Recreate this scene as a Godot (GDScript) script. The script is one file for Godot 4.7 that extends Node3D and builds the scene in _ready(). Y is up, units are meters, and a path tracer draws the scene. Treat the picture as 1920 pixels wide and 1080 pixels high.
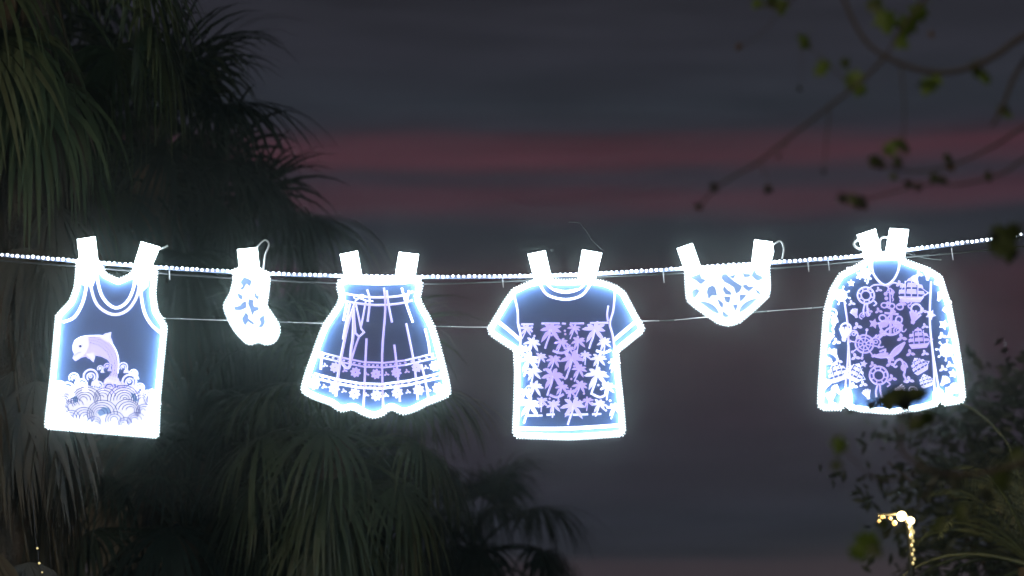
extends Node3D

# ------------------------------------------------------------------ camera and light settings
const CAM_Y := 1.6
const CAM_Z := 14.0
const AIM_Y := 4.6
const FOV := 13.5
const LED := 15.0            # radiance of the led strips

var rng := RandomNumberGenerator.new()
var cam: Camera3D
var M := {}
var taken := {}
var zoom_at := Vector3(0, 0, 1)   # a drawing sheet: origin x, y and scale in drawing units

func _ready():
	rng.seed = 20
	setup_view()
	setup_materials()
	build_mist()
	build_ground()
	build_palms()
	build_left_backdrop_trees()
	build_right_trees()
	build_near_tree()
	build_street_lamp()
	build_fairy_lights()
	build_led_rope()
	build_cables()
	build_tank_top()
	build_sock()
	build_skirt()
	build_tee()
	build_briefs()
	build_jacket()

func setup_view():
	cam = Camera3D.new(); cam.name = "camera"
	cam.fov = FOV; cam.near = 0.1; cam.far = 2000.0
	add_child(cam)
	cam.position = Vector3(0, CAM_Y, CAM_Z)
	cam.rotation.x = atan2(AIM_Y - CAM_Y, CAM_Z)
	var at := CameraAttributesPhysical.new()
	at.frustum_focus_distance = sqrt(CAM_Z * CAM_Z + (AIM_Y - CAM_Y) * (AIM_Y - CAM_Y))
	at.frustum_focal_length = 101.4
	at.frustum_far = 2000.0; at.frustum_near = 0.1
	at.exposure_aperture = 1.8
	cam.attributes = at
	cam.fov = FOV
	cam.current = true
	var e := Environment.new()
	e.background_mode = Environment.BG_SKY
	var s := Sky.new(); var pm := PanoramaSkyMaterial.new()
	pm.panorama = ImageTexture.create_from_image(dusk_sky())
	s.sky_material = pm
	e.sky = s
	e.background_energy_multiplier = 0.92
	e.tonemap_mode = Environment.TONE_MAPPER_LINEAR
	e.tonemap_exposure = 1.0
	e.sdfgi_enabled = true; e.ssao_enabled = true; e.ssil_enabled = true
	e.fog_enabled = true
	e.fog_density = 0.0022
	e.volumetric_fog_enabled = true; e.volumetric_fog_density = 0.0
	e.fog_light_color = Color(0.80, 0.95, 1.0)
	var w := WorldEnvironment.new(); w.name = "world_environment"; w.environment = e
	add_child(w)
	# the last light of the evening, very weak and low
	var sun := DirectionalLight3D.new(); sun.name = "evening_sun"
	sun.light_energy = 0.17; sun.light_color = Color(1.0, 0.92, 0.78)
	sun.light_angular_distance = 10.0
	sun.rotation_degrees = Vector3(-14, -22, 0)
	sun.shadow_enabled = true
	sun.sky_mode = DirectionalLight3D.SKY_MODE_LIGHT_ONLY
	add_child(sun)

# ------------------------------------------------------------------ sky
func lin(r, g, b) -> Color:
	return Color(r / 255.0, g / 255.0, b / 255.0).srgb_to_linear()

func elev_of_row(py: float) -> float:
	return rad_to_deg(atan2(AIM_Y - CAM_Y, CAM_Z)) + rad_to_deg(atan((540.0 - py) / 540.0 * tan(deg_to_rad(FOV / 2))))

func dusk_sky() -> Image:
	var w := 768; var h := 1440
	var keys := [   # elevation in degrees, colour as seen
		[90.0, lin(32, 34, 43)], [40.0, lin(36, 37, 46)], [19.0, lin(43, 42, 50)], [17.5, lin(45, 45, 54)], [16.2, lin(45, 48, 57)], [15.8, lin(46, 45, 55)],
		[15.5, lin(64, 44, 54)], [15.2, lin(77, 46, 57)], [15.0, lin(70, 45, 56)], [14.75, lin(49, 45, 56)], [14.55, lin(51, 44, 55)], [14.3, lin(66, 43, 55)], [14.0, lin(70, 45, 57)],
		[13.8, lin(56, 45, 56)], [13.55, lin(42, 44, 54)], [12.9, lin(43, 42, 51)], [12.3, lin(58, 38, 48)], [11.2, lin(58, 39, 49)], [9.8, lin(52, 39, 50)], [8.5, lin(46, 39, 51)],
		[6.6, lin(42, 43, 54)], [5.9, lin(45, 45, 54)], [5.6, lin(61, 52, 59)], [3.0, lin(66, 55, 60)], [0.0, lin(56, 50, 57)], [-90.0, lin(38, 36, 40)]]
	var nz := FastNoiseLite.new(); nz.seed = 4; nz.frequency = 1.0; nz.fractal_octaves = 4
	var px := PackedFloat32Array(); px.resize(w * h * 3)
	for y in h:
		var e0 := 90.0 - (y + 0.5) / h * 180.0
		for x in w:
			var a := (x + 0.5) / w * TAU
			var c: Color
			var lum := 1.0
			var el := e0
			if e0 > 0.0 and e0 < 45.0:
				el += 0.28 * nz.get_noise_3d(cos(a) * 5.0, sin(a) * 5.0, e0 * 1.1) + 0.10 * nz.get_noise_3d(cos(a) * 22.0, sin(a) * 22.0, e0 * 5.0 + 50.0)
				lum = 1.0 + 0.26 * nz.get_noise_3d(cos(a) * 9.0, sin(a) * 9.0, e0 * 2.2 + 9.0) + 0.11 * nz.get_noise_3d(cos(a) * 14.0, sin(a) * 14.0, e0 * 7.0 + 30.0)
			var k := 0
			while k < keys.size() - 2 and el < keys[k + 1][0]: k += 1
			var t: float = clampf((keys[k][0] - el) / (keys[k][0] - keys[k + 1][0]), 0, 1)
			c = keys[k][1].lerp(keys[k + 1][1], t)
			var i := (y * w + x) * 3
			px[i] = c.r * lum; px[i + 1] = c.g * lum; px[i + 2] = c.b * lum
	return Image.create_from_data(w, h, false, Image.FORMAT_RGBF, px.to_byte_array())

# ------------------------------------------------------------------ helpers
func P(px: float, py: float, z: float) -> Vector3:   # the point of the plane z that lies at that place of a 1920 x 1080 view
	var t := tan(deg_to_rad(FOV / 2.0))
	var d := cam.transform.basis * Vector3((px - 960.0) / 540.0 * t, (540.0 - py) / 540.0 * t, -1.0)
	return cam.position + d * ((z - cam.position.z) / d.z)

func numbered(n: String) -> String:
	if not taken.has(n):
		taken[n] = 0
		return n
	taken[n] += 1
	return "%s_%03d" % [n, taken[n]]

func thing(called: String, label: String, category: String, at := Vector3.ZERO, group := "") -> Node3D:
	var o := Node3D.new(); o.name = numbered(called); add_child(o)
	o.position = at
	o.set_meta("label", label); o.set_meta("category", category)
	if group: o.set_meta("group", group)
	return o

func part(called: String, mesh: Mesh, mat: Material, parent: Node3D, at := Transform3D.IDENTITY) -> MeshInstance3D:
	var o := MeshInstance3D.new()
	var n := 0
	var nm := called
	while parent.has_node(nm):
		n += 1; nm = "%s_%03d" % [called, n]
	o.name = nm
	o.mesh = mesh; o.material_override = mat
	o.transform = at
	parent.add_child(o, true)
	return o

func sheet() -> SurfaceTool:
	var st := SurfaceTool.new(); st.begin(Mesh.PRIMITIVE_TRIANGLES)
	return st

func done(st: SurfaceTool) -> ArrayMesh:
	st.generate_normals()
	return st.commit()

func quad(st: SurfaceTool, a: Vector3, b: Vector3, c: Vector3, d: Vector3):
	for v in [a, b, c, a, c, d]: st.add_vertex(v)

func spline(pts: Array, closed := false, n := 5) -> Array:   # Catmull-Rom through points of two or three coordinates
	var out := []
	var m := pts.size()
	var last := m if closed else m - 1
	for i in last:
		var p0 = pts[(i - 1 + m) % m] if closed or i > 0 else pts[0]
		var p1 = pts[i]
		var p2 = pts[(i + 1) % m]
		var p3 = pts[(i + 2) % m] if closed or i + 2 < m else pts[m - 1]
		for k in n:
			var t := float(k) / n
			out.append(0.5 * ((2.0 * p1) + (p2 - p0) * t + (2.0 * p0 - 5.0 * p1 + 4.0 * p2 - p3) * t * t + (3.0 * p1 - p0 - 3.0 * p2 + p3) * t * t * t))
	if not closed: out.append(pts[m - 1])
	return out

func tube(st: SurfaceTool, pts: Array, radii: Array, sides := 6):
	st.set_smooth_group(0)
	var rings := []
	var up := Vector3(0.13, 0.2, 1).normalized()
	for i in pts.size():
		var d: Vector3 = (pts[mini(i + 1, pts.size() - 1)] - pts[maxi(i - 1, 0)]).normalized()
		var u := d.cross(up)
		if u.length() < 0.05: u = d.cross(Vector3(0, 1, 0.1))
		u = u.normalized()
		var v := u.cross(d).normalized()
		up = v
		var r: float = radii[i] if i < radii.size() else radii[radii.size() - 1]
		var ring := []
		for k in sides: ring.append(pts[i] + (u * cos(TAU * k / sides) + v * sin(TAU * k / sides)) * r)
		rings.append(ring)
	for i in rings.size() - 1:
		for k in sides:
			var k2 := (k + 1) % sides
			quad(st, rings[i][k], rings[i][k2], rings[i + 1][k2], rings[i + 1][k])
	for k in range(1, sides - 1):
		for v in [rings[0][0], rings[0][k], rings[0][k + 1]]: st.add_vertex(v)
		var e: Array = rings[rings.size() - 1]
		for v in [e[0], e[k + 1], e[k]]: st.add_vertex(v)

func ridge(st: SurfaceTool, pts: Array, hw: float, hd: float, z: float, closed := false, sides := 8, taper := false):
	# a rounded bar that follows a flat line: hw half its width, hd half its depth
	st.set_smooth_group(0)
	var q := []
	for p in pts:
		if q.is_empty() or (p as Vector2).distance_to(q[q.size() - 1]) > 0.0004: q.append(p)
	if closed and q.size() > 2 and (q[0] as Vector2).distance_to(q[q.size() - 1]) < 0.0004: q.pop_back()
	var m := q.size()
	if m < 2: return
	var rings := []
	for i in m:
		var a: Vector2 = q[(i - 1 + m) % m] if closed or i > 0 else q[0]
		var b: Vector2 = q[(i + 1) % m] if closed or i < m - 1 else q[m - 1]
		var d1: Vector2 = (q[i] - a).normalized() if a != q[i] else (b - q[i]).normalized()
		var d2: Vector2 = (b - q[i]).normalized() if b != q[i] else d1
		var d := (d1 + d2).normalized() if (d1 + d2).length() > 0.01 else d1
		var n := Vector2(-d.y, d.x)
		var mit := clampf(1.0 / maxf(0.4, d.dot(d2)), 1.0, 1.6)
		var f := 1.0
		if taper: f = lerpf(1.0, 0.25, float(i) / (m - 1))
		var ring := []
		for k in sides:
			var c := cos(TAU * (k + 0.5) / sides); var s := sin(TAU * (k + 0.5) / sides)
			var xy: Vector2 = q[i] + n * (c * hw * mit * f)
			ring.append(Vector3(xy.x, xy.y, z + s * hd * f))
		rings.append(ring)
	var last := m if closed else m - 1
	for i in last:
		var r2: Array = rings[(i + 1) % m]
		for k in sides:
			var k2 := (k + 1) % sides
			quad(st, rings[i][k], r2[k], r2[k2], rings[i][k2])
	if not closed:
		for k in range(1, sides - 1):
			for v in [rings[0][0], rings[0][k], rings[0][k + 1]]: st.add_vertex(v)
			var e: Array = rings[m - 1]
			for v in [e[0], e[k + 1], e[k]]: st.add_vertex(v)

func plate(st: SurfaceTool, pts: Array, z0: float, z1: float):   # a flat outline with thickness
	st.set_smooth_group(-1)
	var pv := PackedVector2Array(pts)
	if Geometry2D.is_polygon_clockwise(pv): pv.reverse()
	var tri := Geometry2D.triangulate_polygon(pv)
	for i in range(0, tri.size(), 3):
		var a := pv[tri[i]]; var b := pv[tri[i + 1]]; var c := pv[tri[i + 2]]
		if (b - a).cross(c - a) > 0.0:
			var s := b; b = c; c = s
		for v in [a, b, c]: st.add_vertex(Vector3(v.x, v.y, z1))
		for v in [a, c, b]: st.add_vertex(Vector3(v.x, v.y, z0))
	for i in pv.size():
		var a := pv[i]; var b := pv[(i + 1) % pv.size()]
		quad(st, Vector3(a.x, a.y, z0), Vector3(a.x, a.y, z1), Vector3(b.x, b.y, z1), Vector3(b.x, b.y, z0))

func ball(st: SurfaceTool, c: Vector3, r: float, rows := 5, cols := 8, squash := Vector3.ONE):
	st.set_smooth_group(0)
	for i in rows:
		var a0 := PI * i / rows - PI / 2; var a1 := PI * (i + 1) / rows - PI / 2
		for k in cols:
			var b0 := TAU * k / cols; var b1 := TAU * (k + 1) / cols
			var f := func(a, b): return c + Vector3(cos(a) * cos(b), sin(a), cos(a) * sin(b)) * squash * r
			quad(st, f.call(a0, b0), f.call(a1, b0), f.call(a1, b1), f.call(a0, b1))

func glow(c: Color, e: float, albedo := Color(0.8, 0.8, 0.85)) -> StandardMaterial3D:
	var m := StandardMaterial3D.new()
	m.albedo_color = albedo
	m.roughness = 0.5
	m.emission_enabled = true; m.emission = c; m.emission_energy_multiplier = e
	return m

func matte(c: Color, rough := 0.8) -> StandardMaterial3D:   # c is linear
	var m := StandardMaterial3D.new()
	m.albedo_color = c.linear_to_srgb(); m.roughness = rough
	return m

func leafy(c: Color, through := 0.25) -> StandardMaterial3D:
	var m := matte(c, 0.55)
	m.vertex_color_use_as_albedo = true
	m.cull_mode = BaseMaterial3D.CULL_DISABLED
	m.backlight_enabled = true; m.backlight = Color(through, through, through * 0.5)
	return m

func setup_materials():
	M.led = glow(Color(0.90, 0.98, 1.0), LED)
	M.tooth = glow(Color(0.90, 0.98, 1.0), 2.5)
	M.etch = []     # engraved acrylic: the light led in from the edges comes out of it, less the farther it is from them
	for e in [[Color(0.93, 0.95, 1.0), 2.2], [Color(0.86, 0.86, 1.0), 1.25], [Color(0.80, 0.77, 1.0), 1.1], [Color(0.76, 0.69, 1.0), 0.92]]:
		M.etch.append(glow(e[0], e[1]))
	var p := StandardMaterial3D.new()
	p.transparency = BaseMaterial3D.TRANSPARENCY_ALPHA
	p.albedo_color = Color(0.48, 0.64, 0.89, 0.56)
	p.roughness = 0.35
	p.emission_enabled = true; p.emission = Color(0.46, 0.42, 0.56); p.emission_energy_multiplier = 0.16
	M.pane = p
	M.pane_frosted = p.duplicate(); M.pane_frosted.emission = Color(0.46, 0.54, 0.76); M.pane_frosted.emission_energy_multiplier = 0.3
	M.patch = glow(Color(0.58, 0.72, 0.94), 0.75, Color(0.4, 0.5, 0.7))
	M.sea = glow(Color(0.88, 0.89, 1.0), 1.15)
	M.groove = glow(Color(0.36, 0.46, 0.80), 0.3, Color(0.3, 0.36, 0.6))
	M.cable = matte(Color(0.03, 0.032, 0.04), 0.5)
	M.steel = matte(Color(0.10, 0.105, 0.11), 0.5); M.steel.metallic = 0.6
	M.white_wire = matte(Color(0.55, 0.56, 0.58), 0.4)
	M.rope = StandardMaterial3D.new()
	M.rope.albedo_color = Color(0.70, 0.75, 0.92); M.rope.roughness = 0.3
	M.bead = glow(Color(0.92, 0.97, 1.0), 9.0)
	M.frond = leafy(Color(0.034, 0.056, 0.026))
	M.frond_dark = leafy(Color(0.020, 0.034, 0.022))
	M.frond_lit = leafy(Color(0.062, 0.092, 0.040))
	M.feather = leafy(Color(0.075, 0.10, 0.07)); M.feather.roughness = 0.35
	M.dead = leafy(Color(0.055, 0.044, 0.028), 0.12)
	M.leaf = [leafy(Color(0.11, 0.19, 0.022), 0.4), leafy(Color(0.06, 0.09, 0.02), 0.3), leafy(Color(0.14, 0.08, 0.015), 0.3), leafy(Color(0.02, 0.03, 0.02), 0.1)]
	M.bark = matte(Color(0.10, 0.075, 0.055))
	var nt := NoiseTexture2D.new(); nt.width = 256; nt.height = 256; nt.seamless = true; nt.as_normal_map = true; nt.bump_strength = 6.0
	var fn := FastNoiseLite.new(); fn.frequency = 0.05; fn.seed = 3; nt.noise = fn
	M.bark.normal_enabled = true; M.bark.normal_texture = nt; M.bark.uv1_triplanar = true; M.bark.uv1_scale = Vector3(4, 1.2, 4)
	M.bark_pale = matte(Color(0.11, 0.095, 0.08))
	M.bark_pale.normal_enabled = true; M.bark_pale.normal_texture = nt; M.bark_pale.uv1_triplanar = true; M.bark_pale.uv1_scale = Vector3(6, 6, 6)
	M.ground = matte(Color(0.05, 0.055, 0.045), 0.95)
	M.warm = glow(Color(1.0, 0.80, 0.42), 3.0)
	M.warm_hot = glow(Color(1.0, 0.90, 0.66), 9.0)
	M.warm_soft = glow(Color(1.0, 0.90, 0.55), 0.8)
	M.pole = matte(Color(0.10, 0.10, 0.09), 0.5)

# ------------------------------------------------------------------ ground
func build_ground():
	var st := sheet()
	var fn := FastNoiseLite.new(); fn.seed = 8; fn.frequency = 0.05
	var n := 24
	var f := func(i, k):
		var x: float = -150.0 + 300.0 * i / n; var z: float = -180.0 + 220.0 * k / n
		return Vector3(x, 0.12 * fn.get_noise_2d(x, z) if absf(x) > 20 else 0.0, z)
	for i in n:
		for k in n: quad(st, f.call(i, k), f.call(i, k + 1), f.call(i + 1, k + 1), f.call(i + 1, k))
	var o := MeshInstance3D.new(); o.name = "ground"; o.mesh = done(st); o.material_override = M.ground
	o.set_meta("kind", "structure"); o.set_meta("label", "dark park ground under the palms"); add_child(o)

# ------------------------------------------------------------------ damp air round the line
func build_mist():
	var f := FogVolume.new(); f.name = "evening_mist"
	f.shape = RenderingServer.FOG_VOLUME_SHAPE_ELLIPSOID
	f.size = Vector3(9.6, 2.6, 0.19)
	f.position = P(960, 590, 0.0)
	var m := FogMaterial.new(); m.density = 0.2; m.albedo = Color(0.90, 0.98, 0.98)
	f.material = m
	f.set_meta("kind", "stuff"); f.set_meta("label", "thin damp mist around the glowing washing line")
	add_child(f)

# ------------------------------------------------------------------ palms
func blade(st: SurfaceTool, at: Vector3, dir: Vector3, side: Vector3, length: float, wide: float, droop: float, tone: Color, steps := 6):
	st.set_smooth_group(-1)
	var p := at
	var d := dir
	var prev_a := p; var prev_b := p
	for i in range(1, steps + 1):
		var t := float(i) / steps
		d = (d + Vector3.DOWN * droop * (0.25 + t * 1.5) / steps * 2.0).normalized()
		p += d * length / steps
		var w: float = wide * (lerpf(0.22, 1.0, t / 0.4) if t < 0.4 else lerpf(1.0, 0.08, (t - 0.4) / 0.6))
		var s := (side - d * side.dot(d)).normalized() * w * 0.5
		st.set_color(tone)
		quad(st, prev_a, p - s, p + s, prev_b)
		prev_a = p - s; prev_b = p + s

func fan_frond(elev: float, stalk: float, reach: float, count: int, droop: float, sd: int, wide := 0.045, spread := 118.0) -> ArrayMesh:
	rng.seed = sd
	var st := sheet()
	st.set_color(Color(1.3, 1.2, 0.9))
	var pts := []
	var d := Vector3(cos(elev), sin(elev), 0)
	var p := Vector3.ZERO
	for i in 7:
		pts.append(p)
		p += d * stalk / 6.0
		d = (d + Vector3.DOWN * 0.07 * (1.0 + droop)).normalized()
	tube(st, pts, [0.026, 0.022, 0.019, 0.017, 0.015, 0.014, 0.012], 5)
	p = pts[6]
	var s := Vector3(0, 0, 1)
	var up := s.cross(d).normalized()
	for i in count:
		var a := deg_to_rad(lerpf(-spread, spread, (i + rng.randf_range(-0.3, 0.3)) / (count - 1)))
		var dd := (d * cos(a) + s * sin(a) + up * rng.randf_range(-0.06, 0.16)).normalized()
		var l := reach * (0.72 + 0.28 * cos(a * 0.8)) * rng.randf_range(0.82, 1.1)
		var tone := rng.randf_range(0.65, 1.35)
		blade(st, p, dd, dd.cross(up), l, wide * rng.randf_range(0.75, 1.2), droop * rng.randf_range(0.6, 1.4), Color(tone * rng.randf_range(0.95, 1.2), tone, tone * 0.95))
	return done(st)

func feather_frond(elev: float, reach: float, count: int, droop: float, sd: int, leaf := 0.42) -> ArrayMesh:
	rng.seed = sd
	var st := sheet()
	st.set_color(Color(1.3, 1.2, 0.9))
	var pts := []; var dirs := []
	var d := Vector3(cos(elev), sin(elev), 0)
	var p := Vector3.ZERO
	var n := 12
	for i in n + 1:
		pts.append(p); dirs.append(d)
		p += d * reach / n
		d = (d + Vector3.DOWN * droop * (0.4 + 1.6 * i / n) / n * 2.0).normalized()
	var rr := []
	for i in n + 1: rr.append(lerpf(0.022, 0.004, float(i) / n))
	tube(st, pts, rr, 5)
	for i in count:
		var t := lerpf(0.12, 0.995, float(i) / (count - 1))
		var f := t * n; var k := mini(int(f), n - 1)
		var at: Vector3 = pts[k].lerp(pts[k + 1], f - k)
		var fd: Vector3 = dirs[k]
		var up := Vector3(0, 0, 1).cross(fd).normalized()
		for sgn in [-1.0, 1.0]:
			var dd: Vector3 = (fd * 0.75 + Vector3(0, 0, sgn) * 0.8 + up * 0.35 + Vector3(rng.randf_range(-1, 1), rng.randf_range(-1, 1), rng.randf_range(-1, 1)) * 0.09).normalized()
			var tone := rng.randf_range(0.7, 1.3)
			blade(st, at, dd, up.cross(dd) + up * 0.3, leaf * sin(PI * clampf(0.12 + t * 0.86, 0, 1)) ** 0.6 * rng.randf_range(0.85, 1.1), 0.011, 0.25, Color(tone, tone, tone), 4)
	return done(st)

func trunk_mesh(h: float, r0: float, r1: float, lean := Vector3.ZERO, rough := 0.06) -> ArrayMesh:
	var st := sheet()
	st.set_color(Color.WHITE)
	var fn := FastNoiseLite.new(); fn.seed = int(h * 100); fn.frequency = 1.5
	var pts := []; var rr := []
	var n := 28
	for i in n + 1:
		var t := float(i) / n
		pts.append(Vector3(0, h * t, 0) + lean * t * t)
		rr.append(lerpf(r0, r1, t) * (1.0 + 0.35 * exp(-t * 14.0) + rough * (0.5 - fmod(i, 2)) + rough * fn.get_noise_1d(t * 40.0)))
	tube(st, pts, rr, 14)
	return done(st)

func fan_palm(called: String, label: String, top: Vector3, scale_by: float, n_live: int, n_dead: int, skirt: float, sd: int, live: Material, group: String):
	var root := thing(called, label, "palm tree", Vector3(top.x, 0, top.z), group)
	var h := top.y
	part("trunk", trunk_mesh(h, 0.24 * scale_by, 0.17 * scale_by), M.bark, root)
	var levels := [75.0, 50.0, 25.0, 2.0, -25.0, -50.0]
	var kinds := []
	for i in levels.size():
		kinds.append(fan_frond(deg_to_rad(levels[i]), 0.85 * scale_by, 0.95 * scale_by, 40, 0.7 + 0.16 * i, sd + i, 0.038 * scale_by))
	rng.seed = sd
	for i in n_live:
		var k := i % levels.size()
		var turn := i * 2.39996 + rng.randf_range(-0.25, 0.25)
		var b := Basis(Vector3.UP, turn) * Basis(Vector3.RIGHT, rng.randf_range(-0.25, 0.25)) * rng.randf_range(0.85, 1.1)
		part("frond", kinds[k], live, root, Transform3D(b, Vector3(0, h - 0.05 * k, 0)))
	var dead := [fan_frond(deg_to_rad(-72), 0.7 * scale_by, 0.9 * scale_by, 26, 1.6, sd + 31, 0.035, 80.0), fan_frond(deg_to_rad(-80), 0.8 * scale_by, 1.0 * scale_by, 22, 2.2, sd + 32, 0.03, 65.0), fan_frond(deg_to_rad(-62), 0.6 * scale_by, 0.8 * scale_by, 24, 1.9, sd + 33, 0.04, 90.0)]
	for i in n_dead:
		var turn := i * 2.39996 + rng.randf_range(-0.4, 0.4)
		var y := h - 0.25 - skirt * pow(float(i) / maxi(n_dead - 1, 1), 0.9)
		var b := Basis(Vector3.UP, turn) * Basis(Vector3.RIGHT, rng.randf_range(-0.2, 0.2)) * rng.randf_range(0.8, 1.15)
		part("dead_frond", dead[i % 3], M.dead, root, Transform3D(b, Vector3(cos(turn), 0, -sin(turn)) * 0.18 * scale_by + Vector3(0, y, 0)))

func build_palms():
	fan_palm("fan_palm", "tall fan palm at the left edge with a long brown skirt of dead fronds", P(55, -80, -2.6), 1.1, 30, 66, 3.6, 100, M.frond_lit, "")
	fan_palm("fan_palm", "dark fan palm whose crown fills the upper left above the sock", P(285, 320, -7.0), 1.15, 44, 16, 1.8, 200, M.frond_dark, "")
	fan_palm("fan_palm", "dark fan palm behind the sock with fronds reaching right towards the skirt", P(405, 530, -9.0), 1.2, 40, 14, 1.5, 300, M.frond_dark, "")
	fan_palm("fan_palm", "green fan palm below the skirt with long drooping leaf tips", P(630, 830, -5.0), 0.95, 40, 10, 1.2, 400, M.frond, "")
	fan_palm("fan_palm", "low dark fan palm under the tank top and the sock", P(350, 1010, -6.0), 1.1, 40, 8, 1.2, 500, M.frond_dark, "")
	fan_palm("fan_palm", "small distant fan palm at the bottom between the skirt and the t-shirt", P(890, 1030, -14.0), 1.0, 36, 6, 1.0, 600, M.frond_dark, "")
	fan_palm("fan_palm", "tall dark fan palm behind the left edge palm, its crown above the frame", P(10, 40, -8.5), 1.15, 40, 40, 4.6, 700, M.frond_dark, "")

# ------------------------------------------------------------------ broadleaf trees behind
func leaf_cloud(c: Vector3, r: Vector3, clumps: int, per: int, size: float, sd: int) -> ArrayMesh:
	rng.seed = sd
	var st := sheet()
	st.set_smooth_group(-1)
	for i in clumps:
		var v := Vector3(rng.randfn(), rng.randfn(), rng.randfn()).normalized() * pow(rng.randf(), 0.45)
		var cc := c + v * r
		var tone := rng.randf_range(0.6, 1.4)
		for k in per:
			var p := cc + Vector3(rng.randfn(), rng.randfn() * 0.7, rng.randfn()) * r.length() * 0.10
			var b := Basis(Vector3(rng.randfn(), rng.randfn(), rng.randfn()).normalized(), rng.randf() * TAU)
			var s := size * rng.randf_range(0.6, 1.3)
			var q := tone * rng.randf_range(0.8, 1.2)
			st.set_color(Color(q, q, q))
			var a := p - b.x * s; var e := p + b.x * s
			quad(st, a, p + b.y * s * 0.42 + b.z * s * 0.1, e, p - b.y * s * 0.42 + b.z * s * 0.1)
	return done(st)

func leafy_tree(label: String, top: Vector3, r: Vector3, clumps: int, sd: int, mat: Material):
	var root := thing("leafy_tree", label, "tree", Vector3(top.x, 0, top.z))
	var h := top.y
	part("trunk", trunk_mesh(h, 0.22, 0.07, Vector3(0.1, 0, 0), 0.02), M.bark, root)
	rng.seed = sd + 1
	for i in 7:
		var a := i * 2.4
		var e := Vector3(cos(a) * r.x, rng.randf_range(-0.3, 0.7) * r.y, sin(a) * r.z) * 0.8
		var s := Vector3(0.05, h - r.y * rng.randf_range(0.4, 1.0), 0)
		var st := sheet()
		tube(st, spline([s, s.lerp(Vector3(0, h, 0) + e, 0.5) + Vector3(0, 0.15, 0), Vector3(0, h, 0) + e]), [0.06, 0.055, 0.05, 0.04, 0.035, 0.03, 0.025, 0.02, 0.015, 0.012, 0.01], 5)
		part("branch", done(st), M.bark, root)
	var o := part("crown", leaf_cloud(Vector3(0, h, 0), r, clumps, 26, 0.085, sd), mat, root)
	o.set_meta("kind", "stuff")

func build_left_backdrop_trees():
	leafy_tree("dark leafy tree behind the palms at the left edge", P(60, 480, -13), Vector3(1.9, 3.0, 1.4), 420, 41, M.leaf[3])
	leafy_tree("dark leafy tree behind the sock and the low palm", P(420, 880, -14), Vector3(2.0, 1.9, 1.3), 420, 43, M.leaf[3])

func build_right_trees():
	leafy_tree("dark leafy tree at the lower right below the jacket", P(1890, 930, -12), Vector3(1.6, 1.7, 0.8), 130, 51, M.leaf[3])
	# feather palm lit by the street lamp
	var at := P(1945, 1065, -5.2)
	var root := thing("feather_palm", "feather palm at the lower right with narrow leaflets lit by the street lamp", "palm tree", Vector3(at.x, 0, at.z))
	part("trunk", trunk_mesh(at.y, 0.2, 0.15), M.bark, root)
	var kinds := [feather_frond(1.15, 1.35, 34, 1.0, 61, 0.36), feather_frond(0.75, 1.35, 34, 0.9, 62, 0.36), feather_frond(0.35, 1.35, 34, 0.8, 63, 0.36), feather_frond(0.0, 1.3, 34, 0.7, 64, 0.36)]
	rng.seed = 66
	for i in 26:
		var b := Basis(Vector3.UP, i * 2.39996 + 0.4) * Basis(Vector3.RIGHT, rng.randf_range(-0.4, 0.4)) * rng.randf_range(0.85, 1.1)
		part("frond", kinds[i % 4], M.feather, root, Transform3D(b, Vector3(0, at.y, 0)))
	# a bare stalk that arches out of its crown
	var st := sheet()
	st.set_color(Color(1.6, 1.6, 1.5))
	var pts := []
	for q in [[1935, 1060], [1925, 960], [1898, 850], [1868, 805], [1832, 772], [1800, 756]]: pts.append(P(q[0], q[1], -5.0) - root.position)
	tube(st, spline(pts), [0.02, 0.02, 0.02, 0.018, 0.018, 0.017, 0.016, 0.015, 0.014, 0.013, 0.012, 0.011, 0.01], 5)
	part("bare_stalk", done(st), M.feather, root)

# ------------------------------------------------------------------ tree in the foreground
func lobed_leaf() -> ArrayMesh:
	var st := sheet()
	st.set_color(Color.WHITE)
	st.set_smooth_group(-1)
	var o := []
	for p in [[0, -0.5], [0.12, -0.30], [0.40, -0.36], [0.32, -0.12], [0.52, 0.10], [0.27, 0.14], [0.22, 0.32], [0.0, 0.55], [-0.2, 0.30], [-0.29, 0.12], [-0.5, 0.12], [-0.33, -0.14], [-0.42, -0.34], [-0.12, -0.30]]:
		o.append(Vector3(p[0], p[1], -0.25 * absf(p[0]) - 0.12 * p[1] * p[1]))
	for i in o.size():
		for v in [Vector3(0, 0, 0.02), o[(i + 1) % o.size()], o[i]]: st.add_vertex(v)
	var stem := [Vector3(0, -0.48, 0), Vector3(0.03, -0.7, 0.02), Vector3(0.02, -0.9, 0.06)]
	tube(st, stem, [0.015, 0.012, 0.012], 4)
	return done(st)

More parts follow.
